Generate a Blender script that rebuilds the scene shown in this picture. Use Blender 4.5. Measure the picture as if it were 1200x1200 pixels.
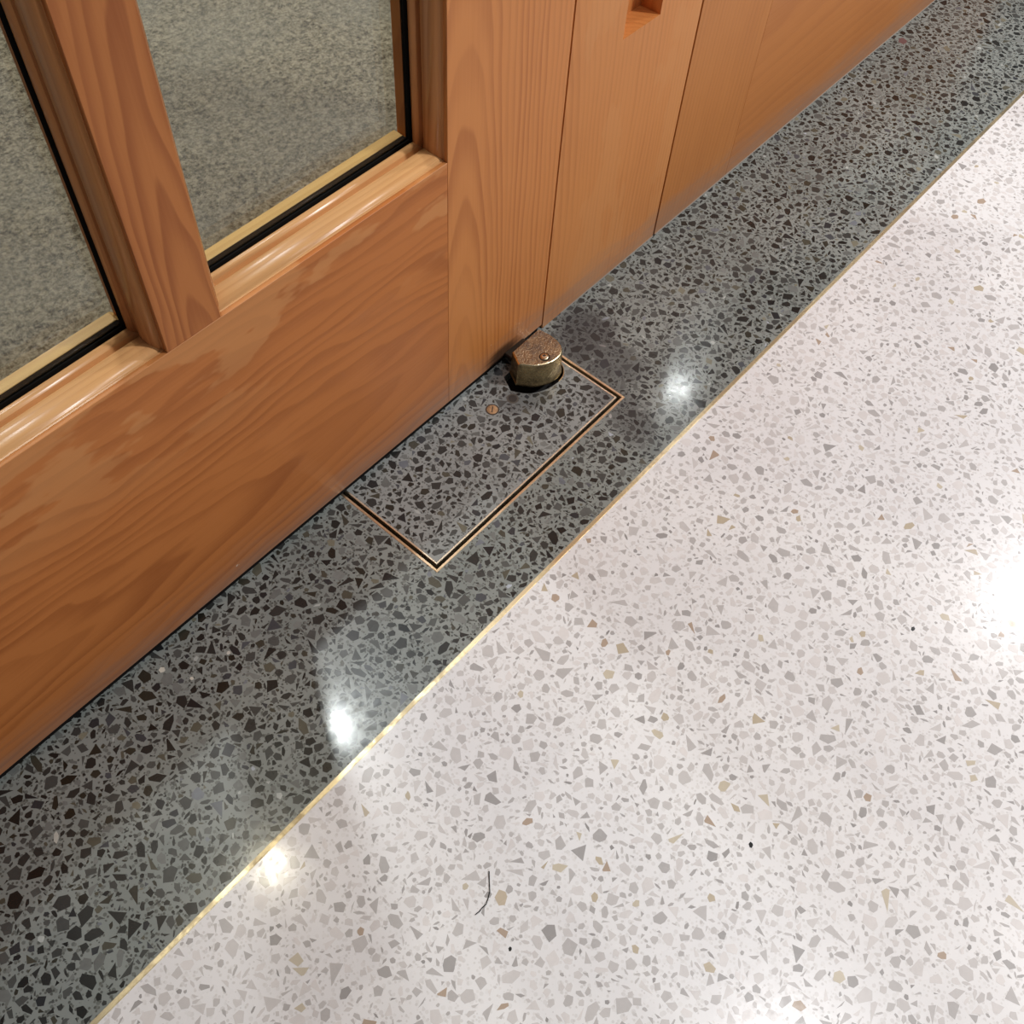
import bpy, bmesh, math, random
import numpy as np
from mathutils import Matrix, Vector

for o in list(bpy.data.objects):
    bpy.data.objects.remove(o)
scene = bpy.context.scene
C = scene.collection
random.seed(7)
RNG = np.random.RandomState(11)

# ------------------------------------------------------------------ camera
# World: door faces lie in the plane y = 0, x runs along the doors, z up, this room at y < 0.
CAM = Vector((0.0, -0.4429, 0.80))
ROT = ((0.65466848, -0.61538656, 0.43897907),
       (-0.75440462, -0.56905711, 0.32724325),
       (0.04844528, -0.54540956, -0.83678131))      # world <- (right, down, forward)
FPX = 1189.0
cam_data = bpy.data.cameras.new('camera')
cam_data.sensor_width = 36.0
cam_data.lens = 36.0 * FPX / 1200.0
cam_data.clip_start = 0.02
cam = bpy.data.objects.new('camera', cam_data)
C.objects.link(cam)
m = Matrix.Identity(4)
for r in range(3):
    m[r][0] = ROT[r][0]
    m[r][1] = -ROT[r][1]
    m[r][2] = -ROT[r][2]
    m[r][3] = CAM[r]
cam.matrix_world = m
scene.camera = cam

# ------------------------------------------------------------------ light
world = bpy.data.worlds.new('world')
scene.world = world
world.use_nodes = True
world.node_tree.nodes['Background'].inputs[0].default_value = (1.0, 0.985, 0.98, 1)
world.node_tree.nodes['Background'].inputs[1].default_value = 0.13

def lamp_or_fill(x, y, watts, color=(1, 0.95, 0.88), z=2.6, size=0.13, spread=150):
    l = bpy.data.lights.new('lamp_or_fill', 'AREA')
    l.shape = 'DISK'
    l.size = size
    l.energy = watts
    l.color = color
    l.spread = math.radians(spread)
    o = bpy.data.objects.new('lamp_or_fill', l)
    o.location = (x, y, z)
    C.objects.link(o)
    return o

def spotlight(x, y, watts, color, half, z=2.6, radius=0.06):
    l = bpy.data.lights.new('lamp_or_fill', 'SPOT')
    l.energy = watts
    l.color = color
    l.spot_size = math.radians(2 * half)
    l.spot_blend = 1.0
    l.shadow_soft_size = radius
    o = bpy.data.objects.new('lamp_or_fill', l)
    o.location = (x, y, z)
    C.objects.link(o)

# this room (in front of the doors)
lamp_or_fill(2.88, -0.86, 23, (1, 0.995, 0.99), size=0.10)
spotlight(0.84, -0.99, 66, (1, 0.99, 0.99), 31)
lamp_or_fill(2.05, -1.95, 80, (1, 0.985, 0.985), size=0.2)  # added fill, placed so its floor reflection stays out of view
# the carpeted room behind the glass
lamp_or_fill(0.672, 0.762, 17, (0.95, 0.98, 1.0), size=0.10)
lamp_or_fill(2.77, 0.774, 7, (0.95, 0.98, 1.0), size=0.10)
lamp_or_fill(0.70, 2.50, 27, (1.0, 0.97, 0.92), size=0.10)  # unseen fill added to brighten the carpet
lamp_or_fill(0.229, 0.56, 6, (1.0, 0.90, 0.72), size=0.10)

vs = scene.view_settings
vs.view_transform = 'Standard'
vs.look = 'None'
vs.gamma = 1.0
vs.use_curve_mapping = False
vs.exposure = 0.0

# ------------------------------------------------------------------ helpers
def tag(o, label=None, cat=None, group=None, kind=None):
    if label: o['label'] = label
    if cat: o['category'] = cat
    if group: o['group'] = group
    if kind: o['kind'] = kind
    return o

def empty(name, loc):
    o = bpy.data.objects.new(name, None)
    o.location = loc
    o.empty_display_size = 0.05
    C.objects.link(o)
    return o

def link(name, me, mat, parent=None, smooth=False):
    o = bpy.data.objects.new(name, me)
    C.objects.link(o)
    if mat:
        if len(me.materials) == 0:
            me.materials.append(mat)
    if smooth:
        me.polygons.foreach_set('use_smooth', [True] * len(me.polygons))
    if parent is not None:
        o.parent = parent
        me.transform(Matrix.Translation(-parent_origin(parent)))
    return o

def parent_origin(p):
    v = Vector((0, 0, 0))
    while p is not None:
        v += p.location
        p = p.parent
    return v

def from_bm(name, bm, mat, parent=None, smooth=False):
    me = bpy.data.meshes.new(name)
    bmesh.ops.recalc_face_normals(bm, faces=bm.faces[:])
    bm.to_mesh(me)
    bm.free()
    return link(name, me, mat, parent, smooth)

def add_box(bm, x0, x1, y0, y1, z0, z1):
    v = [bm.verts.new(p) for p in ((x0, y0, z0), (x1, y0, z0), (x1, y1, z0), (x0, y1, z0),
                                   (x0, y0, z1), (x1, y0, z1), (x1, y1, z1), (x0, y1, z1))]
    for f in ((3, 2, 1, 0), (4, 5, 6, 7), (0, 1, 5, 4), (1, 2, 6, 5), (2, 3, 7, 6), (3, 0, 4, 7)):
        bm.faces.new([v[i] for i in f])
    return v

def box(name, dims, mat, parent=None, bevel=0.0, seg=1):
    bm = bmesh.new()
    add_box(bm, *dims)
    if bevel:
        bmesh.ops.bevel(bm, geom=bm.edges[:], offset=bevel, segments=seg, affect='EDGES', profile=0.5)
    return from_bm(name, bm, mat, parent)

def add_disc(bm, cx, cy, z0, z1, r, n=24, dome=0.0):
    rings = [(r, z0), (r, z1)]
    if dome:
        rings += [(r * 0.85, z1 + dome * 0.5), (r * 0.5, z1 + dome * 0.9)]
    loops = []
    for rr, z in rings:
        loops.append([bm.verts.new((cx + rr * math.cos(2 * math.pi * i / n), cy + rr * math.sin(2 * math.pi * i / n), z)) for i in range(n)])
    for a, b in zip(loops[:-1], loops[1:]):
        for i in range(n):
            bm.faces.new((a[i], a[(i + 1) % n], b[(i + 1) % n], b[i]))
    bm.faces.new(loops[-1])
    bm.faces.new(loops[0][::-1])

# ------------------------------------------------------------------ material helpers
class NT:
    def __init__(self, name):
        self.mat = bpy.data.materials.new(name)
        self.mat.use_nodes = True
        self.t = self.mat.node_tree
        self.b = self.t.nodes['Principled BSDF']
        self.out = self.t.nodes['Material Output']
    def n(self, typ, **kw):
        nd = self.t.nodes.new(typ)
        for k, v in kw.items():
            setattr(nd, k, v)
        return nd
    def l(self, a, b):
        self.t.links.new(a, b)
    def set(self, sock, v):
        if isinstance(v, bpy.types.NodeSocket):
            self.l(v, sock)
        else:
            sock.default_value = v
    def math(self, op, a, b=0.0, c=None, clamp=False):
        nd = self.n('ShaderNodeMath', operation=op, use_clamp=clamp)
        self.set(nd.inputs[0], a)
        self.set(nd.inputs[1], b)
        if c is not None: self.set(nd.inputs[2], c)
        return nd.outputs[0]
    def smooth(self, v, lo, hi):
        nd = self.n('ShaderNodeMapRange', interpolation_type='SMOOTHSTEP')
        self.set(nd.inputs[0], v)
        nd.inputs[1].default_value = lo
        nd.inputs[2].default_value = hi
        return nd.outputs[0]
    def mix(self, fac, a, b, mode='MIX'):
        nd = self.n('ShaderNodeMix', data_type='RGBA', blend_type=mode)
        self.set(nd.inputs[0], fac)
        self.set(nd.inputs[6], (*a, 1) if isinstance(a, tuple) else a)
        self.set(nd.inputs[7], (*b, 1) if isinstance(b, tuple) else b)
        return nd.outputs[2]
    def pos(self):
        if not hasattr(self, '_pos'):
            g = self.n('ShaderNodeNewGeometry')
            s = self.n('ShaderNodeSeparateXYZ')
            self.l(g.outputs['Position'], s.inputs[0])
            self._pos = (g.outputs['Position'], s.outputs[0], s.outputs[1], s.outputs[2])
        return self._pos
    def comb(self, x, y, z):
        nd = self.n('ShaderNodeCombineXYZ')
        for i, v in enumerate((x, y, z)): self.set(nd.inputs[i], v)
        return nd.outputs[0]
    def noise(self, vec, scale, detail=2.0, rough=0.5):
        nd = self.n('ShaderNodeTexNoise')
        self.l(vec, nd.inputs['Vector'])
        nd.inputs['Scale'].default_value = scale
        nd.inputs['Detail'].default_value = detail
        nd.inputs['Roughness'].default_value = rough
        return nd.outputs[0]
    def bump(self, h, strength, dist):
        nd = self.n('ShaderNodeBump')
        nd.inputs['Strength'].default_value = strength
        nd.inputs['Distance'].default_value = dist
        self.l(h, nd.inputs['Height'])
        self.l(nd.outputs[0], self.b.inputs['Normal'])

def wood(name, axis, v0, w0, tilt, freq, light, dark, seed=0.0, contrast=1.0, warp=0.02, scuff=True, blotch=0.0, gloss=0.0):
    """Softwood: growth rings around a tilted pith axis cut by the board face (cathedrals and straight grain)."""
    k = NT(name)
    P, X, Y, Z = k.pos()
    u, v = (X, Z) if axis == 'x' else (Z, X)
    wv = k.comb(k.math('MULTIPLY', u, 0.9), k.math('MULTIPLY', v, 3.2), k.math('ADD', k.math('MULTIPLY', Y, 3.0), seed))
    n1 = k.math('SUBTRACT', k.noise(wv, 2.6, 3.0, 0.55), 0.5)
    n2 = k.math('SUBTRACT', k.noise(wv, 9.0, 2.0, 0.5), 0.5)
    vv = k.math('ADD', k.math('SUBTRACT', v, v0), k.math('ADD', k.math('MULTIPLY', n1, warp * 2.2), k.math('MULTIPLY', n2, warp * 0.5)))
    ww = k.math('ADD', k.math('ADD', Y, w0), k.math('ADD', k.math('MULTIPLY', u, tilt), k.math('MULTIPLY', n1, warp * 1.2)))
    r = k.math('SQRT', k.math('ADD', k.math('MULTIPLY', vv, vv), k.math('MULTIPLY', ww, ww)))
    ringpos = k.math('MULTIPLY', r, freq)
    fr = k.math('FRACT', ringpos)
    # latewood: slow rise, sharp fall
    late = k.math('MULTIPLY', k.smooth(fr, 0.15, 0.86), k.math('SUBTRACT', 1.0, k.smooth(fr, 0.86, 1.0)))
    ringid = k.math('FLOOR', ringpos)
    wn = k.n('ShaderNodeTexWhiteNoise', noise_dimensions='1D')
    k.l(k.math('ADD', ringid, seed), wn.inputs['W'])
    late = k.math('MULTIPLY', late, k.math('ADD', 0.45, k.math('MULTIPLY', wn.outputs['Value'], 0.55)))
    # fine fibre along the grain
    fv = k.comb(k.math('MULTIPLY', u, 9.0), k.math('MULTIPLY', v, 420.0), k.math('MULTIPLY', Y, 420.0))
    fib = k.noise(fv, 1.0, 3.0, 0.6)
    bl = k.noise(k.comb(k.math('MULTIPLY', u, 1.0), k.math('MULTIPLY', v, 2.6), seed), 6.0, 3.0, 0.55)
    fac = k.math('ADD', k.math('MULTIPLY', late, 0.75 * contrast), k.math('MULTIPLY', k.math('SUBTRACT', fib, 0.5), 0.42), clamp=False)
    fac = k.math('ADD', fac, k.math('MULTIPLY', k.math('SUBTRACT', bl, 0.5), 0.85), clamp=True)
    col = k.mix(fac, light, dark)
    if blotch:
        # worn varnish: irregular paler areas drawn out along the grain
        bn = k.noise(k.comb(k.math('MULTIPLY', u, 3.0), k.math('MULTIPLY', v, 7.5), seed + 3.1), 2.2, 4.0, 0.6)
        high = k.smooth(v, 0.17, 0.27) if axis == 'x' else k.smooth(bn, 0.0, 0.2)
        mk = k.math('MULTIPLY', k.smooth(bn, 0.50, 0.535), high)
        col = k.mix(k.math('MULTIPLY', mk, blotch), col, (0.66, 0.30, 0.105))
    rough = k.math('ADD', 0.36 - gloss, k.math('MULTIPLY', fib, 0.12))
    if scuff:
        # kicked, mopped lower edge: greyish abrasion with an uneven upper limit
        sn = k.noise(k.comb(k.math('MULTIPLY', X, 5.0), Y, k.math('MULTIPLY', Z, 26.0)), 2.0, 4.0, 0.65)
        lim = k.math('ADD', k.math('MULTIPLY', sn, 0.075), -0.006)
        sm = k.math('SUBTRACT', 1.0, k.smooth(k.math('SUBTRACT', Z, lim), -0.030, 0.022))
        streak = k.noise(k.comb(k.math('MULTIPLY', X, 12.0), Y, k.math('MULTIPLY', Z, 300.0)), 1.0, 3.0, 0.6)
        sm = k.math('MULTIPLY', sm, k.math('ADD', 0.02, k.math('MULTIPLY', streak, 0.95)))
        col = k.mix(sm, col, (0.29, 0.205, 0.160))
        # chipped flecks where the varnish is gone
        fl = k.noise(P, 190.0, 2.0, 0.5)
        flk = k.noise(P, 16.0, 2.0, 0.5)
        fm = k.math('MULTIPLY', k.smooth(fl, 0.72, 0.76), k.math('MULTIPLY', k.smooth(flk, 0.52, 0.62), k.math('SUBTRACT', 1.0, k.smooth(Z, 0.02, 0.06))))
        col = k.mix(fm, col, (0.72, 0.62, 0.52))
        # black grease smeared onto the door foot beside the pivot
        ga = k.math('DIVIDE', k.math('SUBTRACT', X, 0.553), 0.030); gb = k.math('DIVIDE', k.math('SUBTRACT', Z, 0.012), 0.016)
        gd = k.math('ADD', k.math('SQRT', k.math('ADD', k.math('MULTIPLY', ga, ga), k.math('MULTIPLY', gb, gb))), k.math('MULTIPLY', k.math('SUBTRACT', streak, 0.5), 0.9))
        col = k.mix(k.math('MULTIPLY', k.math('SUBTRACT', 1.0, k.smooth(gd, 0.35, 1.15)), 0.85), col, (0.018, 0.014, 0.011))
    k.l(col, k.b.inputs['Base Color'])
    k.l(rough, k.b.inputs['Roughness'])
    k.b.inputs['Specular IOR Level'].default_value = 0.30 + gloss
    k.bump(k.math('ADD', fib, k.math('MULTIPLY', late, 0.5)), 0.10, 0.0006)
    return k.mat

LIGHT = (0.551, 0.185, 0.044)
DARK = (0.312, 0.082, 0.014)
W_RAIL = wood('fir_rail', 'x', 0.10, 0.035, 0.10, 92, LIGHT, DARK, 1.7, 0.75, 0.045, True, 0.55)
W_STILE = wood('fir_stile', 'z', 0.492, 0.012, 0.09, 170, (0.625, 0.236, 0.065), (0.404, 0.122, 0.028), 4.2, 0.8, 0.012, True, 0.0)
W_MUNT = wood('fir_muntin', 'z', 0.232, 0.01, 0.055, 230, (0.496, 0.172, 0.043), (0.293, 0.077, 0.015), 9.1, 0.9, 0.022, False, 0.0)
W_POST = wood('fir_post', 'z', 0.55, 0.10, 0.05, 190, (0.625, 0.243, 0.068), (0.422, 0.135, 0.031), 6.6, 0.55, 0.012, True, 0.25)
W_PANEL = wood('fir_second_stile', 'z', 1.10, 0.12, 0.05, 160, (0.533, 0.201, 0.049), (0.367, 0.113, 0.023), 12.4, 0.4, 0.012, True, 0.0)
W_PRAIL = wood('fir_second_rail', 'x', 0.20, 0.06, 0.06, 90, (0.514, 0.188, 0.045), (0.358, 0.109, 0.023), 21.4, 0.4, 0.03, True, 0.2)
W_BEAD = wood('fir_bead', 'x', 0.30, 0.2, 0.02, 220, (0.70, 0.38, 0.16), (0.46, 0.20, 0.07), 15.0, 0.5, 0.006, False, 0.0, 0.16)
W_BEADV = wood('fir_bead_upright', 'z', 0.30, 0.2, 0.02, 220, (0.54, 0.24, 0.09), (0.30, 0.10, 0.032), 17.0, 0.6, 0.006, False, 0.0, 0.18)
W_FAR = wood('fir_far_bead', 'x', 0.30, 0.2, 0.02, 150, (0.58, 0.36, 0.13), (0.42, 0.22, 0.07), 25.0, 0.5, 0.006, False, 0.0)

def simple(name, color, rough=0.5, metal=0.0, spec=0.5):
    k = NT(name)
    k.b.inputs['Base Color'].default_value = (*color, 1)
    k.b.inputs['Roughness'].default_value = rough
    k.b.inputs['Metallic'].default_value = metal
    k.b.inputs['Specular IOR Level'].default_value = spec
    return k.mat

GASKET = simple('black_gasket', (0.006, 0.0055, 0.005), 0.9, 0.0, 0.1)
DARKGAP = simple('dark_recess', (0.010, 0.009, 0.009), 0.7)
BLACK = simple('black_chip_stone', (0.015, 0.014, 0.014), 0.3)
CAULK = simple('pale_caulk', (0.28, 0.25, 0.215), 0.7)
GAP_SHADE = simple('dark_gap_shade', (0.010, 0.009, 0.009), 0.9, 0.0, 0.1)

def glass_mat():
    k = NT('pane_glass')
    tr = k.n('ShaderNodeBsdfTransparent'); tr.inputs[0].default_value = (0.95, 0.965, 0.95, 1)
    gl = k.n('ShaderNodeBsdfGlossy'); gl.inputs['Roughness'].default_value = 0.015
    lw = k.n('ShaderNodeLayerWeight'); lw.inputs[0].default_value = 0.5
    f5 = k.math('ADD', 0.04, k.math('MULTIPLY', k.math('POWER', lw.outputs['Facing'], 5.0), 0.96))   # Schlick reflectance
    mx = k.n('ShaderNodeMixShader')
    k.l(f5, mx.inputs[0]); k.l(tr.outputs[0], mx.inputs[1]); k.l(gl.outputs[0], mx.inputs[2])
    k.l(mx.outputs[0], k.out.inputs[0])
    return k.mat
GLASS = glass_mat()

def brass(name, col, dirt, rough, pit=0.0, amount=0.5, scale=60.0):
    k = NT(name)
    P, X, Y, Z = k.pos()
    n = k.noise(P, scale, 4.0, 0.65)
    n2 = k.noise(P, scale * 6, 3.0, 0.6)
    f = k.math('MULTIPLY', k.smooth(k.math('ADD', n, k.math('MULTIPLY', k.math('SUBTRACT', n2, 0.5), 0.5)), 0.40, 0.66), amount)
    k.l(k.mix(f, col, dirt), k.b.inputs['Base Color'])
    k.b.inputs['Metallic'].default_value = 1.0
    k.l(k.math('ADD', rough, k.math('MULTIPLY', f, 0.22)), k.b.inputs['Roughness'])
    if pit:
        k.bump(k.math('ADD', n2, n), pit, 0.0012)
    return k.mat
BRASS_STRIP = brass('brass_divider', (0.76, 0.66, 0.44), (0.46, 0.37, 0.22), 0.32, 0, 0.7, 35)
BRASS_RIM = brass('brass_rim', (0.80, 0.64, 0.44), (0.50, 0.37, 0.22), 0.30, 0, 0.7, 60)
BRASS_INNER = brass('brass_inner_rim', (0.90, 0.84, 0.68), (0.62, 0.54, 0.38), 0.26, 0, 0.5, 50)
BRASS_CAP = brass('tarnished_brass', (0.62, 0.47, 0.25), (0.22, 0.165, 0.10), 0.27, 0.35, 0.8, 70)
BRASS_EDGE = brass('rubbed_brass', (0.86, 0.70, 0.44), (0.55, 0.42, 0.24), 0.24, 0.2, 0.6, 90)
BRASS_CAPTOP = brass('worn_brass_top', (0.40, 0.29, 0.18), (0.20, 0.145, 0.11), 0.36, 0.75, 0.9, 110)
BRASS_SCREW = brass('brass_screw', (0.62, 0.46, 0.28), (0.30, 0.20, 0.12), 0.32, 0.1, 0.7, 150)

# ------------------------------------------------------------------ terrazzo
# grime left by shoes and mop water around the door pivot, plus painted reflection shading
def grime_and_shade(k, col, dark):
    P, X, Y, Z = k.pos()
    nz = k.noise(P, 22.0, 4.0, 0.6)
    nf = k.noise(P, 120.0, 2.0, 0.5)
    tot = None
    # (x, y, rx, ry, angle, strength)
    for (cx, cy, rx, ry, a, s) in ((0.640, -0.040, 0.055, 0.040, 0.5, 1.0), (0.590, -0.128, 0.028, 0.060, -0.35, 0.72), (0.632, -0.080, 0.035, 0.045, 0.0, 0.85),  # second patch: dull spot in the floor's reflection, painted as dark colour
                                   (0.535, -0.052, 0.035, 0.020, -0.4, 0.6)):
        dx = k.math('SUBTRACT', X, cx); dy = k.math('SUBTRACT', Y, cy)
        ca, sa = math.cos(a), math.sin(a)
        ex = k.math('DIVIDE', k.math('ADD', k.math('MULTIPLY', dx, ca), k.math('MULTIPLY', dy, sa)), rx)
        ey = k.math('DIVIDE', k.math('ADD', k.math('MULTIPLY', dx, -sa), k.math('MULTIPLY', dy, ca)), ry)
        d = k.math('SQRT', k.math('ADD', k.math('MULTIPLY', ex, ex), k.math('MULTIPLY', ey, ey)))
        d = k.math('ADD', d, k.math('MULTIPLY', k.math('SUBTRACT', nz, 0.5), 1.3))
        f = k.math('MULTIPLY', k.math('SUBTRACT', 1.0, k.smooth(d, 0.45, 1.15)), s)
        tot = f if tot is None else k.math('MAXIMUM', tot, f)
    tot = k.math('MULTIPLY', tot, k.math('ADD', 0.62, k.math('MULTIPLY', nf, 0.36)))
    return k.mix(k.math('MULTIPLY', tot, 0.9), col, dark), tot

def sealer(k):
    P = k.pos()[0]
    k.b.inputs['Specular IOR Level'].default_value = 0.30
    k.b.inputs['Coat Weight'].default_value = 0.36
    k.l(k.math('ADD', 0.065, k.math('MULTIPLY', k.smooth(k.noise(P, 150.0, 3.0, 0.65), 0.30, 0.75), 0.10)), k.b.inputs['Coat Roughness'])
    k.b.inputs['Coat IOR'].default_value = 1.45

def matrix_mat(name, base, alt, chip_a, chip_b, chip_amt, rough, dirt_shade, fine=420.0):
    """Polished cement matrix with the finest stone dust (too small to build) as colour."""
    k = NT(name)
    P, X, Y, Z = k.pos()
    n = k.noise(P, 9.0, 4.0, 0.6)
    col = k.mix(k.smooth(n, 0.3, 0.7), base, alt)
    for sc, amt in ((fine, chip_amt), (fine * 0.62, chip_amt * 0.7)):
        vo = k.n('ShaderNodeTexVoronoi', feature='F1')
        k.l(P, vo.inputs['Vector']); vo.inputs['Scale'].default_value = sc
        s = k.n('ShaderNodeSeparateColor'); k.l(vo.outputs['Color'], s.inputs[0])
        on = k.math('MULTIPLY', k.smooth(vo.outputs['Distance'], 0.46, 0.36), k.math('GREATER_THAN', s.outputs[0], 0.58))
        c = k.mix(s.outputs[1], chip_a, chip_b)
        col = k.mix(k.math('MULTIPLY', on, amt), col, c)
    r = k.math('ADD', rough, k.math('MULTIPLY', k.math('SUBTRACT', k.noise(P, 14.0, 4.0, 0.65), 0.5), 0.14))
    if dirt_shade:
        col, g = grime_and_shade(k, col, (0.036, 0.033, 0.036))
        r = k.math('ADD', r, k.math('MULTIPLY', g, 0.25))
    k.l(col, k.b.inputs['Base Color'])
    k.l(r, k.b.inputs['Roughness'])
    sealer(k)
    return k.mat

def chip_mat(name, rough, dirt_shade, var, objcolor):
    k = NT(name)
    P, X, Y, Z = k.pos()
    if objcolor:
        c = k.n('ShaderNodeObjectInfo').outputs['Color']
    else:
        a = k.n('ShaderNodeAttribute'); a.attribute_name = 'chip_color'
        c = a.outputs['Color']
    n = k.noise(P, 260.0, 3.0, 0.6)
    n2 = k.noise(P, 70.0, 2.0, 0.5)
    v = k.math('ADD', 1.0 - var, k.math('MULTIPLY', k.math('ADD', n, n2), var))
    col = k.mix(1.0, c, k.comb(v, v, v), 'MULTIPLY')
    r = k.math('ADD', rough, k.math('MULTIPLY', k.math('SUBTRACT', k.noise(P, 14.0, 4.0, 0.65), 0.5), 0.14))
    if dirt_shade:
        col, g = grime_and_shade(k, col, (0.022, 0.020, 0.022))
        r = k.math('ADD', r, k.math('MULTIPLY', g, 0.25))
    k.l(col, k.b.inputs['Base Color'])
    k.l(r, k.b.inputs['Roughness'])
    sealer(k)
    return k.mat

R_DARK, R_WHITE = 0.27, 0.27
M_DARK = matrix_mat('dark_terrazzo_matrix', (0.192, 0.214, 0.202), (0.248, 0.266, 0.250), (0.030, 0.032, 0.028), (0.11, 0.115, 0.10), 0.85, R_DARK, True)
M_WHITE = matrix_mat('white_terrazzo_matrix', (0.715, 0.700, 0.702), (0.750, 0.738, 0.738), (0.44, 0.41, 0.39), (0.66, 0.64, 0.62), 0.5, R_WHITE, False, 380.0)
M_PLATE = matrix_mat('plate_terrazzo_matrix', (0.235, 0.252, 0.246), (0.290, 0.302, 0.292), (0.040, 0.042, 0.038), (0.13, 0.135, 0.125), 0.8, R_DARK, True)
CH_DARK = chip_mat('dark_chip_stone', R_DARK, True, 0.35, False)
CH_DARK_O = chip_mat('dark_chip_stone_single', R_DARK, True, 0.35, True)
CH_WHITE = chip_mat('pale_chip_stone', R_WHITE, False, 0.12, False)
CH_WHITE_O = chip_mat('pale_chip_stone_single', R_WHITE, False, 0.12, True)

def chip_shape(kind):
    """a convex shard outline of unit mean radius"""
    while True:
        if kind == 0:                       # blocky
            n = random.choice((4, 5, 5, 6, 6, 7))
            a = sorted(2 * math.pi * (i + random.uniform(-0.33, 0.33)) / n for i in range(n))
            pts = [(math.cos(t) * random.uniform(0.85, 1.2), math.sin(t) * random.uniform(0.85, 1.2)) for t in a]
        else:                               # triangular shard
            n = random.choice((3, 4))
            a = sorted(random.uniform(0, 2 * math.pi) for i in range(n))
            pts = [(math.cos(t) * 1.25, math.sin(t) * 1.25) for t in a]
        ok = True
        m_ = len(pts)
        area = 0
        for i in range(m_):
            (x0, y0), (x1, y1), (x2, y2) = pts[i - 1], pts[i], pts[(i + 1) % m_]
            if (x1 - x0) * (y2 - y1) - (y1 - y0) * (x2 - x1) < 0.04: ok = False
            area += x0 * y1 - x1 * y0
        if ok and area / 2 > 1.0:
            cx = sum(p[0] for p in pts) / m_; cy = sum(p[1] for p in pts) / m_
            return np.array([(p[0] - cx, p[1] - cy) for p in pts])
SHAPES = [chip_shape(0) for _ in range(44)] + [chip_shape(1) for _ in range(20)]

RW = np.array(ROT)
def project(x, y, z=0.0):
    q = RW.T @ (np.array((x, y, z)) - np.array(CAM))
    if q[2] <= 0.05: return None
    return 600 + FPX * q[0] / q[2], 600 + FPX * q[1] / q[2], q[2]

class Packer:
    """drops shards into a region, largest first, never overlapping (checked on a fine grid)"""
    def __init__(self, x0, x1, y0, y1, res):
        self.x0, self.y0, self.res = x0, y0, res
        self.w = int((x1 - x0) / res); self.h = int((y1 - y0) / res)
        self.x1, self.y1 = x1, y1
        self.g = np.zeros((self.h, self.w), bool)
        self.chips = []
    def block_rect(self, x0, x1, y0, y1):
        i = lambda v, o: max(0, int((v - o) / self.res))
        self.g[i(y0, self.y0):i(y1, self.y0) + 1, i(x0, self.x0):i(x1, self.x0) + 1] = True
    def poly(self, s, x, y, rot, sx, sy):
        p = SHAPES[s] * (sx, sy)
        c, d = math.cos(rot), math.sin(rot)
        return np.stack((x + p[:, 0] * c - p[:, 1] * d, y + p[:, 0] * d + p[:, 1] * c), 1)
    def cells(self, P, gap):
        lo = P.min(0) - gap; hi = P.max(0) + gap
        if lo[0] < self.x0 or lo[1] < self.y0 or hi[0] >= self.x1 - self.res or hi[1] >= self.y1 - self.res: return None
        i0 = int((lo[0] - self.x0) / self.res); i1 = int((hi[0] - self.x0) / self.res) + 1
        j0 = int((lo[1] - self.y0) / self.res); j1 = int((hi[1] - self.y0) / self.res) + 1
        gx = (self.x0 + (np.arange(i0, i1) + 0.5) * self.res)[None, :, None]
        gy = (self.y0 + (np.arange(j0, j1) + 0.5) * self.res)[:, None, None]
        e = np.roll(P, -1, 0) - P
        ln = np.hypot(e[:, 0], e[:, 1])
        cr = (e[:, 0] * (gy - P[:, 1]) - e[:, 1] * (gx - P[:, 0])) / ln
        return (cr > -gap).all(2), i0, i1, j0, j1
    def put(self, s, x, y, rot, sx, sy, gap, color):
        P = self.poly(s, x, y, rot, sx, sy)
        r = self.cells(P, gap)
        if r is None: return False
        mk, i0, i1, j0, j1 = r
        sub = self.g[j0:j1, i0:i1]
        if (sub & mk).any(): return False
        sub |= mk
        self.chips.append((s, x, y, rot, sx, sy, color, P))
        return True
    def fill(self, classes, color_fn, gap, accept):
        area = (self.x1 - self.x0) * (self.y1 - self.y0)
        for (r0, r1, dens, far) in classes:
            n = int(dens * area)
            xs = RNG.uniform(self.x0, self.x1, n); ys = RNG.uniform(self.y0, self.y1, n)
            for x, y in zip(xs, ys):
                if self.g[int((y - self.y0) / self.res) % self.h, int((x - self.x0) / self.res) % self.w]: continue
                if not accept(x, y, far): continue
                R = random.uniform(r0, r1)
                e = math.exp(random.gauss(0, 0.24))
                if R < 0.0026 and random.random() < 0.45: e = random.uniform(1.7, 2.6)
                e = min(max(e, 0.4), 2.6)
                self.put(random.randrange(len(SHAPES)), x, y, random.uniform(0, 6.2832), R * e ** 0.7, R / e ** 0.7, gap, color_fn(R))

TOP, BOT = 0.00008, -0.0009

def make_chip_meshes(mat):
    out = []
    for s in SHAPES:
        n = len(s)
        v = [(p[0], p[1], TOP) for p in s] + [(p[0], p[1], BOT) for p in s]
        f = [tuple(range(n))] + [(i + n, (i + 1) % n + n, (i + 1) % n, i) for i in range(n)]
        me = bpy.data.meshes.new('stone_chip')
        me.from_pydata(v, [], f)
        me.materials.append(mat)
        out.append(me)
    return out

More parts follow.
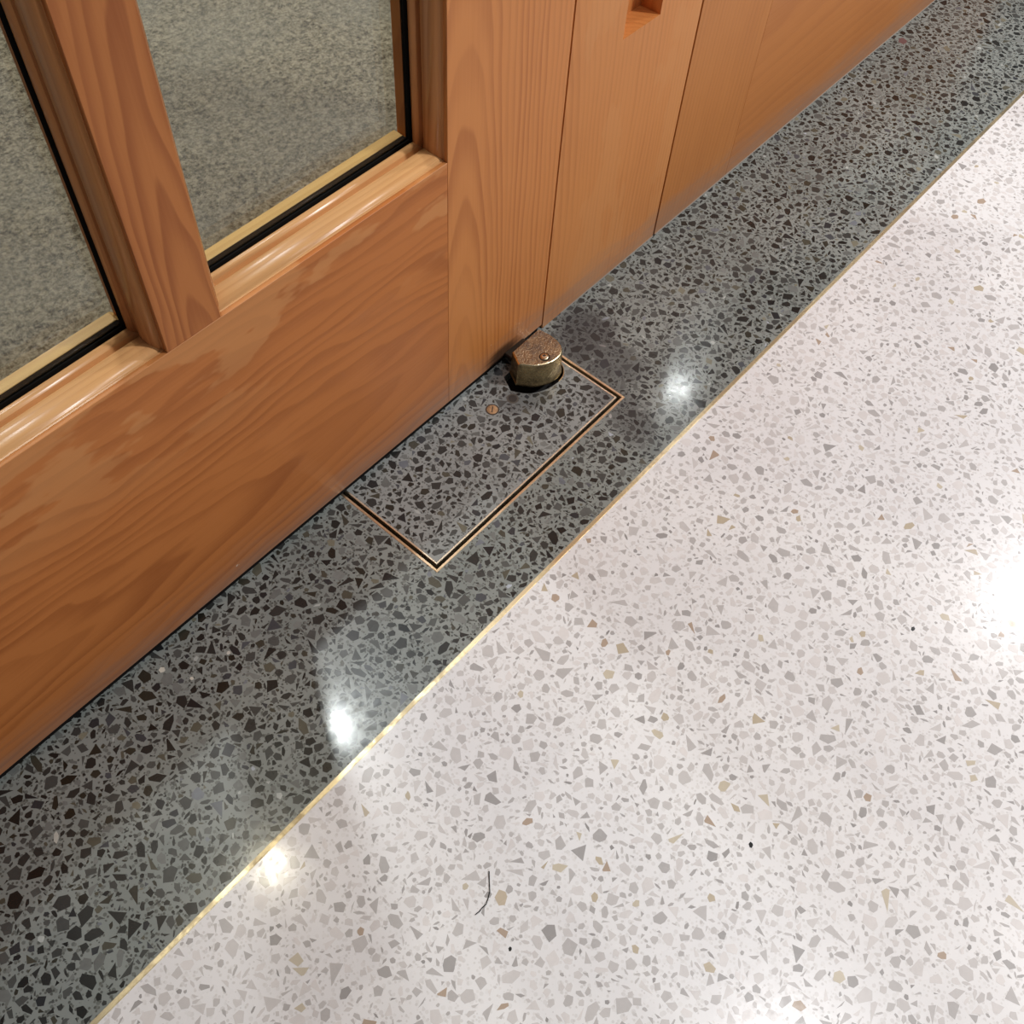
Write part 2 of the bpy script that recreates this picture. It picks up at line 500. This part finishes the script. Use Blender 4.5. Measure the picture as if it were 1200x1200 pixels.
def emit_chips(packer, parent, mat_stuff, mat_obj, limit, stuff_name):
    def seen(c):
        q = project(c[1], c[2])
        if q is None or not (0 < q[0] < 1200 and 0 < q[1] < 1200): return 0
        return c[4] * c[5] / q[2] ** 3
    order = sorted(packer.chips, key=seen, reverse=True)
    meshes = make_chip_meshes(mat_obj)
    off = parent_origin(parent)
    for (s, x, y, rot, sx, sy, col, P) in order[:limit]:
        o = bpy.data.objects.new('stone_chip', meshes[s])
        o.location = (x - off.x, y - off.y, 0 - off.z)
        o.rotation_euler = (0, 0, rot)
        o.scale = (sx, sy, 1)
        o.color = (*col, 1)
        o.parent = parent
        C.objects.link(o)
    V, F, COL = [], [], []
    for (s, x, y, rot, sx, sy, col, P) in order[limit:]:
        n = len(P); b = len(V)
        V.extend((p[0] - off.x, p[1] - off.y, TOP - off.z) for p in P)
        V.extend((p[0] - off.x, p[1] - off.y, BOT - off.z) for p in P)
        F.append(tuple(range(b, b + n)))
        F.extend((b + i + n, b + (i + 1) % n + n, b + (i + 1) % n, b + i) for i in range(n))
        COL.extend([(*col, 1.0)] * (n + 1))
    me = bpy.data.meshes.new(stuff_name)
    me.from_pydata(V, [], F)
    at = me.attributes.new('chip_color', 'FLOAT_COLOR', 'FACE')
    at.data.foreach_set('color', np.array(COL, dtype=np.float32).ravel())
    me.materials.append(mat_stuff)
    o = bpy.data.objects.new(stuff_name, me)
    o.parent = parent
    o['kind'] = 'stuff'
    C.objects.link(o)
    return o

def dark_color(R):
    t = random.random()
    if t < 0.50: b = random.uniform(0.010, 0.032)
    elif t < 0.90: b = random.uniform(0.036, 0.085)
    elif t < 0.985: b = random.uniform(0.10, 0.20)
    else: b = 0.42 if R < 0.003 else 0.16
    w = random.random()
    if t < 0.985 and w < 0.14: return (b * 1.12, b * 1.06, b * 0.78)
    if w < 0.24: return (b * 0.92, b, b * 1.12)
    return (b * 0.95, b * 1.0, b * 0.95)

def pale_color(R):
    t = random.random()
    if R > 0.0026 and t < 0.055: return random.choice(((0.46, 0.39, 0.29), (0.52, 0.46, 0.36), (0.40, 0.31, 0.24)))
    if t < 0.42: b = random.uniform(0.57, 0.66)
    elif t < 0.86: b = random.uniform(0.42, 0.56)
    else: b = random.uniform(0.31, 0.45)
    if R < 0.0022: b *= 0.85
    return (b * 1.015, b * 0.965, b * 0.945)

# ------------------------------------------------------------------ floor dimensions
XL, XR = -1.6, 3.4
Y_STRIP = -0.1944           # brass divider centre line
STRIP_W = 0.0042
CX0, CX1, CY0, CY1 = 0.3242, 0.6045, -0.1232, 0.052      # floor closer cover
RIM, GAPW, INR = 0.0026, 0.0034, 0.0018

def accept_view(x, y, far):
    q = project(x, y)
    if q is None: return False
    u, v, d = q
    return -far < u < 1200 + far and -far < v < 1200 + far and d < 3.2

# white terrazzo floor
bm = bmesh.new()
add_box(bm, XL, XR, -3.2, Y_STRIP - STRIP_W / 2, -0.02, 0.0)
floor = from_bm('floor', bm, M_WHITE)
tag(floor, 'polished white terrazzo floor with pale grey and tan stone chips', 'floor', kind='structure')
pk = Packer(-0.40, 2.15, -1.30, Y_STRIP - STRIP_W / 2, 0.0006)
for (x, y, sx, sy, rot, col) in ((0.3117, -0.4725, 0.0024, 0.0016, 0.9, (0.012, 0.012, 0.012)), (0.5696, -0.4761, 0.0026, 0.0016, 0.3, (0.012, 0.012, 0.012)),
                                 (0.129, -0.3806, 0.0017, 0.0012, 0.9, (0.02, 0.02, 0.02)), (0.152, -0.352, 0.0058, 0.0045, 1.2, (0.50, 0.42, 0.32))):
    pk.put(3, x + 0.0, y, rot, sx, sy, 0.0003, col)
pk.fill(((0.0048, 0.0062, 1000, 350), (0.0036, 0.0048, 4600, 350), (0.0023, 0.0036, 13000, 200), (0.0013, 0.0023, 26000, 60)), pale_color, 0.00035, accept_view)
emit_chips(pk, floor, CH_WHITE, CH_WHITE_O, 300, 'fine_stone_chips')

# dark terrazzo border along the doors, with an opening for the floor closer
bm = bmesh.new()
YB = 0.066
add_box(bm, XL, CX0, Y_STRIP + STRIP_W / 2, YB, -0.02, 0.0)
add_box(bm, CX1, XR, Y_STRIP + STRIP_W / 2, YB, -0.02, 0.0)
add_box(bm, CX0, CX1, Y_STRIP + STRIP_W / 2, CY0, -0.02, 0.0)
add_box(bm, CX0, CX1, CY1, YB, -0.02, 0.0)
border = from_bm('trim_1', bm, M_DARK)
tag(border, 'dark green-grey polished terrazzo border strip running along the wooden doors', 'floor border', kind='structure')
pk = Packer(-0.40, 2.5, Y_STRIP + STRIP_W / 2, 0.03, 0.0005)
pk.block_rect(CX0 - 0.0006, CX1 + 0.0006, CY0 - 0.0006, 0.06)
for (x, y, sx, sy, rot, col) in ((-0.0405, -0.0685, 0.0058, 0.0018, 0.95, (0.50, 0.50, 0.45)), (0.1002, -0.0177, 0.0032, 0.0026, 0.3, (0.62, 0.60, 0.52)),
                                 (0.1118, -0.042, 0.0018, 0.0017, 0.3, (0.62, 0.60, 0.52)), (0.1475, -0.0465, 0.0022, 0.0016, 0.3, (0.60, 0.58, 0.52)),
                                 (1.3834, -0.0169, 0.0095, 0.0060, 0.5, (0.14, 0.075, 0.075)), (0.6442, -0.0625, 0.0052, 0.0014, 2.0, (0.60, 0.58, 0.55)),
                                 (0.5749, -0.1235 - 0.004, 0.0036, 0.0014, 0.7, (0.55, 0.54, 0.52))):
    pk.put(5, x, y, rot, sx, sy, 0.0003, col)
pk.fill(((0.0050, 0.0064, 1500, 350), (0.0034, 0.0050, 12000, 350), (0.0021, 0.0034, 45000, 220), (0.0012, 0.0021, 90000, 60)), dark_color, 0.0004, accept_view)
emit_chips(pk, border, CH_DARK, CH_DARK_O, 300, 'fine_stone_chips')

# brass divider
bm = bmesh.new()
add_box(bm, XL, XR, Y_STRIP - STRIP_W / 2, Y_STRIP + STRIP_W / 2, -0.02, 0.00025)
bmesh.ops.bevel(bm, geom=bm.edges[:], offset=0.0004, segments=2, affect='EDGES')
tag(from_bm('trim_2', bm, BRASS_STRIP), 'thin brass divider strip between the white and the dark terrazzo', 'divider strip', kind='structure')

# carpet in the next room: a displaced pile surface
def carpet_mat():
    k = NT('carpet_pile')
    P, X, Y, Z = k.pos()
    n = k.noise(P, 215.0, 4.0, 0.8)
    n2 = k.noise(P, 120.0, 2.0, 0.6)
    n3 = k.noise(P, 5.0, 3.0, 0.55)
    f = k.math('ADD', k.math('MULTIPLY', n, 0.75), k.math('MULTIPLY', n2, 0.35))
    col = k.mix(k.smooth(f, 0.36, 0.74), (0.048, 0.039, 0.024), (0.370, 0.326, 0.232))
    col = k.mix(k.math('MULTIPLY', k.smooth(n3, 0.4, 0.65), 0.30), col, (0.235, 0.225, 0.185))
    k.l(col, k.b.inputs['Base Color'])
    k.b.inputs['Roughness'].default_value = 0.9
    k.b.inputs['Specular IOR Level'].default_value = 0.2
    k.bump(f, 0.8, 0.004)
    return k.mat
CARPET = carpet_mat()
nx, ny = 420, 440
x0, x1, y0, y1 = -0.15, 1.25, 0.068, 1.45
gx, gy = np.meshgrid(np.linspace(x0, x1, nx), np.linspace(y0, y1, ny))
hz = RNG.rand(ny, nx)
hz = 0.5 * hz + 0.125 * (np.roll(hz, 1, 0) + np.roll(hz, -1, 0) + np.roll(hz, 1, 1) + np.roll(hz, -1, 1))
co = np.stack((gx + RNG.uniform(-0.0008, 0.0008, gx.shape), gy + RNG.uniform(-0.0008, 0.0008, gx.shape), -0.006 + hz * 0.0055), 2).reshape(-1, 3)
co[:nx, 1] = y0
idx = np.arange(nx * ny).reshape(ny, nx)
quads = np.stack((idx[:-1, :-1], idx[:-1, 1:], idx[1:, 1:], idx[1:, :-1]), 2).reshape(-1, 4)
me = bpy.data.meshes.new('carpet_pile')
me.from_pydata(co.tolist(), [], quads.tolist())
bm = bmesh.new()
add_box(bm, XL, XR, 0.066, 3.2, -0.02, -0.0035)
carpet = from_bm('carpet', bm, CARPET)
tag(carpet, 'olive-grey low pile carpet in the room behind the glass', 'carpet', kind='structure')
pile = link('pile', me, CARPET, carpet, smooth=True)
pile['kind'] = 'stuff'

# ------------------------------------------------------------------ doors
TH = 0.052            # door thickness
ZR = 0.294            # top of bottom rail
ZT, ZTOP = 1.98, 2.12
# near-side sticking: (offset into the opening, depth behind the face)
half_round = [(0.0006 + 0.0060 * math.sin(t), 0.0140 - 0.0092 * math.cos(t)) for t in [i * math.pi / 12 for i in range(13)]]
small_bead = [(0.0046 + 0.0030 * math.sin(t), 0.0283 - 0.0031 * math.cos(t)) for t in [i * math.pi / 6 for i in range(7)]]
PROFILE = [(0.0003, 0.0036)] + half_round + [(0.0006, 0.0246), (0.0040, 0.0251)] + small_bead + [(0.0040, 0.0316)]
FARPROF = [(0.0058, 0.0409), (0.0066, 0.0416), (0.0066, 0.0505), (0.0050, 0.0520)]
GY0, GY1 = 0.0330, 0.0370

def sweep_side(name, profile, rect, side, mat, parent, back):
    """one mitred length of moulding around the opening rect=(x0,x1,z0,z1)"""
    bx0, bx1, bz0, bz1 = rect
    bm = bmesh.new()
    def ends(o):
        if side == 'bottom': return (bx0 + o, bz0 + o), (bx1 - o, bz0 + o)
        if side == 'top': return (bx0 + o, bz1 - o), (bx1 - o, bz1 - o)
        if side == 'left': return (bx0 + o, bz0 + o), (bx0 + o, bz1 - o)
        return (bx1 - o, bz0 + o), (bx1 - o, bz1 - o)
    pts = list(profile) + [(-0.0005, profile[-1][1]), (-0.0005, profile[0][1])]
    A, B = [], []
    for (o, d) in pts:
        a, b = ends(o)
        A.append(bm.verts.new((a[0], d, a[1]))); B.append(bm.verts.new((b[0], d, b[1])))
    n = len(pts)
    for i in range(n):
        j = (i + 1) % n
        f = bm.faces.new((A[i], A[j], B[j], B[i]))
        f.smooth = (1 <= i <= 12 or 16 <= i <= 21) and len(profile) > 8
    bm.faces.new(A); bm.faces.new(B[::-1])
    return from_bm(name, bm, mat, parent)

def glazing(rect, parent):
    gl = box('glass_pane', (rect[0] + 0.002, rect[1] - 0.002, GY0, GY1, rect[2] + 0.002, rect[3] - 0.002), GLASS, parent)
    for side in ('bottom', 'left', 'right', 'top'):
        up = side in ('left', 'right')
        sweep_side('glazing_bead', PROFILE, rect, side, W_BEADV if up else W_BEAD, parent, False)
        sweep_side('gasket', [(0.0088, 0.0317), (0.0092, 0.0323), (0.0088, 0.0329)], rect, side, GASKET, parent, False)
        go = 0.0035 if up else 0.0068
        sweep_side('gasket', [(go, 0.0371), (go, 0.0408)], rect, side, GASKET, parent, False)
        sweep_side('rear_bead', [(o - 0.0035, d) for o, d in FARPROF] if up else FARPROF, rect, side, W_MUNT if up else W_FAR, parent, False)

def leaf(root, stiles, muntins, zb, w_stile, w_rail, w_munt):
    """stiles = ((x0,x1),(x0,x1)); muntins = list of (x0,x1)"""
    j = 0.00015
    for (a, b) in stiles:
        box('stile', (a, b, 0, TH, zb, ZTOP), w_stile, root, 0.0003)
    xa, xb = stiles[0][1], stiles[1][0]
    box('bottom_rail', (xa + j, xb - j, 0, TH, zb, ZR), w_rail, root, 0.0003)
    box('top_rail', (xa + j, xb - j, 0, TH, ZT, ZTOP), w_rail, root, 0.0005)
    xs = [xa]
    for (a, b) in muntins:
        box('muntin', (a, b, 0, TH, ZR + j, ZT - j), w_munt, root, 0.0005)
        xs += [a, b]
    xs.append(xb)
    for i in range(0, len(xs), 2):
        glazing((xs[i], xs[i + 1], ZR, ZT), root)

X_ST0, X_ST1 = 0.4726, 0.6172
door = empty('door_1', (0.57, 0.024, 0.0))
tag(door, 'varnished wooden glazed door with narrow glass panes and a pivot at its foot', 'door', kind='structure')
leaf(door, ((-0.4279, -0.2819), (X_ST0, X_ST1)), [(-0.0602, -0.0155), (0.2062, 0.2509)], 0.0070, W_STILE, W_RAIL, W_MUNT)
box('gap_shade_strip', (-0.42, 0.612, 0.0012, 0.036, 0.0006, 0.0072), GAP_SHADE, door)  # black strip standing in for dirt and shadow in the gap below

# wooden post between the leaves, with a shallow slot starting at rail height
PX0, PX1 = 0.6192, 0.8176
sx0, sx1, sz, sd = 0.6928, 0.7469, 0.298, 0.0214
post = empty('trim_3', (0.718, 0.03, 0.0))
tag(post, 'varnished wooden mullion post with a recessed slot, between the two doors', 'door post', kind='structure')
bm = bmesh.new()
def quad(*p): bm.faces.new([bm.verts.new(q) for q in p])
pz = 2.2; pb = 0.09
quad((PX0, 0, 0), (PX1, 0, 0), (PX1, 0, sz), (PX0, 0, sz))
quad((PX0, 0, sz), (sx0, 0, sz), (sx0, 0, pz), (PX0, 0, pz))
quad((sx1, 0, sz), (PX1, 0, sz), (PX1, 0, pz), (sx1, 0, pz))
quad((sx0, 0, sz), (sx1, 0, sz), (sx1, sd, sz), (sx0, sd, sz))
quad((sx0, sd, sz), (sx1, sd, sz), (sx1, sd, pz), (sx0, sd, pz))
quad((sx0, 0, sz), (sx0, sd, sz), (sx0, sd, pz), (sx0, 0, pz))
quad((sx1, 0, sz), (sx1, sd, sz), (sx1, sd, pz), (sx1, 0, pz))
quad((PX0, 0, 0), (PX0, pb, 0), (PX0, pb, pz), (PX0, 0, pz))
quad((PX1, 0, 0), (PX1, pb, 0), (PX1, pb, pz), (PX1, 0, pz))
quad((PX0, pb, 0), (PX1, pb, 0), (PX1, pb, pz), (PX0, pb, pz))
quad((PX0, 0, 0), (PX1, 0, 0), (PX1, pb, 0), (PX0, pb, 0))
quad((PX0, 0, pz), (sx0, 0, pz), (sx0, pb, pz), (PX0, pb, pz))
quad((sx1, 0, pz), (PX1, 0, pz), (PX1, pb, pz), (sx1, pb, pz))
quad((sx0, sd, pz), (sx1, sd, pz), (sx1, pb, pz), (sx0, pb, pz))
bmesh.ops.remove_doubles(bm, verts=bm.verts[:], dist=1e-6)
from_bm('post_body', bm, W_POST, post)
box('caulk_line', (PX0 + 0.03, PX1, -0.0009, 0.001, 0.0, 0.0010), CAULK, post)

# second leaf to the right of the post
QX0 = 0.8208
door2 = empty('door_2', (QX0, 0.024, 0.0))
tag(door2, 'wooden glazed panel right of the post, meeting the floor with a pale caulk line', 'door', kind='structure')
leaf(door2, ((QX0, 0.967), (1.7220, 1.868)), [(1.1889, 1.2335), (1.4554, 1.5000)], 0.0004, W_PANEL, W_PRAIL, W_MUNT)
box('caulk_line', (QX0 + 0.001, 1.868, -0.0011, 0.001, 0.0, 0.0012), CAULK, door2)

# ------------------------------------------------------------------ floor closer cover
cover = empty('floor_closer_cover', (0.464, -0.06, 0.0))
tag(cover, 'rectangular terrazzo cover plate with double brass rims, set in the dark border below the door', 'cover plate')
def strip_u(name, x0, x1, y0, y1, w, zt, zb, mat):
    box(name, (x0, x1, y0, y0 + w, zb, zt), mat, cover, 0.0003)
    box(name, (x0, x0 + w, y0 + w, y1, zb, zt), mat, cover, 0.0003)
    box(name, (x1 - w, x1, y0 + w, y1, zb, zt), mat, cover, 0.0003)
strip_u('outer_rim', CX0, CX1, CY0, CY1, RIM, 0.0003, -0.014, BRASS_RIM)
o1 = RIM + GAPW
strip_u('inner_rim', CX0 + o1, CX1 - o1, CY0 + o1, CY1, INR, 0.00025, -0.013, BRASS_INNER)
box('gap_channel', (CX0 + 0.0004, CX1 - 0.0004, CY0 + 0.0004, CY1, -0.0195, -0.0135), DARKGAP, cover)
o2 = o1 + INR

# pivot cap outline (seen from above, clockwise from its back left corner)
def smooth_outline(pts, n=6):
    out = []
    for i in range(len(pts) - 1):
        p0 = Vector(pts[max(i - 1, 0)]); p1 = Vector(pts[i]); p2 = Vector(pts[i + 1]); p3 = Vector(pts[min(i + 2, len(pts) - 1)])
        for j in range(n):
            t = j / n
            out.append(0.5 * ((2 * p1) + (-p0 + p2) * t + (2 * p0 - 5 * p1 + 4 * p2 - p3) * t * t + (-p0 + 3 * p1 - 3 * p2 + p3) * t ** 3))
    out.append(Vector(pts[-1]))
    return out
curve = smooth_outline([(0.5395, -0.0315), (0.5500, -0.0462), (0.5640, -0.0545), (0.5780, -0.0560), (0.5872, -0.0510), (0.5925, -0.0410), (0.5936, -0.0290)])
OUT = [Vector((0.5478, -0.0165))] + curve + [Vector((0.5915, -0.0155))]
cen = Vector((0.5695, -0.0330))
def offset_outline(d):
    q = [cen + (p - cen) * (1 + d / (p - cen).length) for p in OUT]
    for p in q:
        p.x = min(p.x, CX1 - o2 - 0.0010)      # stays clear of the plate's own rim
    return q

# plate with the pivot cut-out
ax0, ax1, ay0, ay1 = CX0 + o2, CX1 - o2, CY0 + o2, CY1
def hole_outline(d):
    # the cut-out is wider on the side facing away from the post
    q = offset_outline(d)
    for p in q:
        t = max(0.0, min(1.0, (cen.x - p.x) / 0.025))
        p.x -= 0.0050 * t
        p.y -= 0.0010 * t
    return q
hole = hole_outline(0.0042)
bm = bmesh.new()
outer = [bm.verts.new((x, y, 0.0)) for x, y in ((ax0, ay0), (ax1, ay0), (ax1, ay1), (ax0, ay1))]
hv = [bm.verts.new((p.x, p.y, 0.0)) for p in hole]
es = [bm.edges.new((outer[i], outer[(i + 1) % 4])) for i in range(4)] + [bm.edges.new((hv[i], hv[(i + 1) % len(hv)])) for i in range(len(hv))]
bmesh.ops.triangle_fill(bm, use_beauty=True, use_dissolve=False, edges=es, normal=(0, 0, 1))
for loop in (outer, hv):
    low = [bm.verts.new((v.co.x, v.co.y, -0.012)) for v in loop]
    for i in range(len(loop)):
        j = (i + 1) % len(loop)
        bm.faces.new((loop[i], loop[j], low[j], low[i]))
plate = from_bm('cover_plate', bm, M_PLATE, cover)
# brass lip around the cut-out
bm = bmesh.new()
ha, hb = hole_outline(0.0042), hole_outline(0.0034)
n = len(ha)
va = [bm.verts.new((p.x, p.y, 0.0003)) for p in ha]; vb = [bm.verts.new((p.x, p.y, 0.0003)) for p in hb]
la = [bm.verts.new((p.x, p.y, -0.010)) for p in ha]; lb = [bm.verts.new((p.x, p.y, -0.010)) for p in hb]
for i in range(n):
    j = (i + 1) % n
    if ha[i].x < cen.x + 0.004 or ha[j].x < cen.x + 0.004: continue      # the lip survives only on the post side
    bm.faces.new((va[i], va[j], vb[j], vb[i])); bm.faces.new((vb[i], vb[j], lb[j], lb[i])); bm.faces.new((va[i], va[j], la[j], la[i]))
from_bm('cutout_lip', bm, BRASS_CAP, cover)

pk = Packer(ax0, ax1, ay0, 0.02, 0.0004)
hx = [p.x for p in hole]; hy = [p.y for p in hole]
Pn = np.array([(p.x, p.y) for p in hole])
if sum(Pn[i - 1][0] * Pn[i][1] - Pn[i][0] * Pn[i - 1][1] for i in range(len(Pn))) < 0: Pn = Pn[::-1]
mk, i0, i1, j0, j1 = pk.cells(Pn, 0.0002)
pk.g[j0:j1, i0:i1] |= mk
SCR = (0.4992, -0.0348)
pk.block_rect(SCR[0] - 0.0062, SCR[0] + 0.0062, SCR[1] - 0.0062, SCR[1] + 0.0062)
SC2 = (0.5240, -0.0405)
pk.block_rect(SC2[0] - 0.0055, SC2[0] + 0.0055, SC2[1] - 0.0055, SC2[1] + 0.0055)
pk.fill(((0.0046, 0.0058, 2500, 900), (0.0034, 0.0046, 14000, 900), (0.0021, 0.0034, 52000, 900), (0.0012, 0.0021, 80000, 900)), dark_color, 0.0004, accept_view)
emit_chips(pk, plate, CH_DARK, CH_DARK_O, 150, 'fine_stone_chips')

# slotted brass screw of the plate
bm = bmesh.new(); add_disc(bm, SCR[0], SCR[1], -0.003, 0.00018, 0.0070, 28)
wash = from_bm('screw_seat', bm, simple('screw_seat_dark', (0.05, 0.032, 0.022), 0.6), cover)
bm = bmesh.new(); add_disc(bm, SCR[0], SCR[1], -0.002, 0.0003, 0.0057, 28, 0.0002)
screw = from_bm('slotted_screw', bm, BRASS_SCREW, cover, False)
bm = bmesh.new()
vv = add_box(bm, -0.0038, 0.0038, -0.0005, 0.0005, 0.0002, 0.00056)
for v in bm.verts:
    v.co = Matrix.Rotation(0.62, 3, 'Z') @ v.co + Vector((SCR[0], SCR[1], 0))
from_bm('slot', bm, DARKGAP, screw)
# a second screw hole beside it, filled flush with grimy filler
bm = bmesh.new(); add_disc(bm, SC2[0], SC2[1], -0.003, 0.00016, 0.0062, 28)
plug = from_bm('screw_plug', bm, simple('plug_filler', (0.085, 0.072, 0.060), 0.5), cover)
bm = bmesh.new(); add_disc(bm, SC2[0], SC2[1], -0.002, 0.00030, 0.0044, 24)
from_bm('plug_core', bm, simple('plug_core_grime', (0.035, 0.030, 0.027), 0.45), plug)

# ------------------------------------------------------------------ pivot cap
cap = empty('pivot_cap', (cen.x, cen.y, 0.0))
tag(cap, 'tarnished brass pivot cap with rounded front standing on the cover plate', 'door pivot')
HB = 0.0325
bm = bmesh.new()
levels = [(0.0006, 0.0008), (0.0012, 0.0030), (0.0002, 0.0044), (0.0, 0.0100), (-0.0004, HB - 0.0024), (-0.0009, HB - 0.0008), (-0.0022, HB)]
loops = []
for d, z in levels:
    loops.append([bm.verts.new((p.x, p.y, z)) for p in offset_outline(d)])
n = len(OUT)
for a, b in zip(loops[:-1], loops[1:]):
    for i in range(n):
        j = (i + 1) % n
        f = bm.faces.new((a[i], a[j], b[j], b[i]))
        f.smooth = 1 <= i <= n - 3
top = bm.faces.new(loops[-1])
bm.faces.new(loops[0][::-1])
body = from_bm('cap_body', bm, BRASS_CAP, cap)
body.data.materials.append(BRASS_CAPTOP)
body.data.materials.append(BRASS_EDGE)
for p in body.data.polygons:
    if abs(p.normal.z) > 0.9 and p.center.z > 0.02: p.material_index = 1
    elif p.center.z > HB - 0.0016: p.material_index = 2
# countersunk cross-head screw
PX, PY = 0.5656, -0.0447
bm = bmesh.new(); add_disc(bm, PX, PY, HB - 0.002, HB + 0.0002, 0.0056, 28)
seat = from_bm('screw_recess', bm, simple('recess_dark', (0.03, 0.022, 0.016), 0.5, 0.6), cap)
bm = bmesh.new(); add_disc(bm, PX, PY, HB - 0.001, HB + 0.0005, 0.0046, 28, 0.0011)
ps = from_bm('cross_screw', bm, brass('bright_screw', (0.70, 0.56, 0.38), (0.35, 0.25, 0.16), 0.22, 0.1, 0.5, 160), cap, True)
bm = bmesh.new()
for a in (0.5, 0.5 + math.pi / 2):
    vv = add_box(bm, -0.0018, 0.0018, -0.0004, 0.0004, HB + 0.0008, HB + 0.00172)
    for v in vv:
        v.co = Matrix.Rotation(a, 3, 'Z') @ v.co + Vector((PX + 0.0002, PY + 0.0006, 0))
from_bm('cross_slot', bm, DARKGAP, ps)
# short arm that carries the door on the pivot, and the spindle below
box('pivot_arm', (0.556, 0.586, -0.0165, -0.0004, 0.0058, 0.0120), simple('dark_bronze', (0.05, 0.037, 0.026), 0.5, 0.7), cap, 0.001)
bm = bmesh.new(); add_disc(bm, cen.x, cen.y, -0.0134, 0.0020, 0.013, 24)
from_bm('spindle', bm, simple('dark_steel', (0.03, 0.028, 0.026), 0.5, 0.6), cap)

# ------------------------------------------------------------------ thread on the floor
pts = [(573, 1021), (573.5, 1034), (574, 1045), (572, 1053), (569.5, 1060), (565, 1064), (562, 1068), (557, 1072)]
def unproject(u, v):
    d = RW @ np.array((u - 600, v - 600, FPX)); t = -CAM.z / d[2]
    return (CAM.x + d[0] * t, CAM.y + d[1] * t)
path = [Vector((*unproject(*p), 0.0006)) for p in pts]
bm = bmesh.new()
prev = None
for i, p in enumerate(path):
    t = (path[min(i + 1, len(path) - 1)] - path[max(i - 1, 0)]).normalized()
    s = t.cross(Vector((0, 0, 1))).normalized()
    rr = 0.00052 if i == 0 else 0.00036
    ring = [bm.verts.new(p + (s * math.cos(a) + Vector((0, 0, 1)) * math.sin(a)) * rr) for a in [k_ * math.pi / 3 for k_ in range(6)]]
    if prev:
        for k_ in range(6):
            bm.faces.new((prev[k_], prev[(k_ + 1) % 6], ring[(k_ + 1) % 6], ring[k_]))
    else:
        bm.faces.new(ring[::-1])
    prev = ring
bm.faces.new(prev)
th = from_bm('thread', bm, simple('black_thread', (0.012, 0.011, 0.011), 0.8), None, True)
tag(th, 'short crooked black thread lying on the white terrazzo', 'thread')
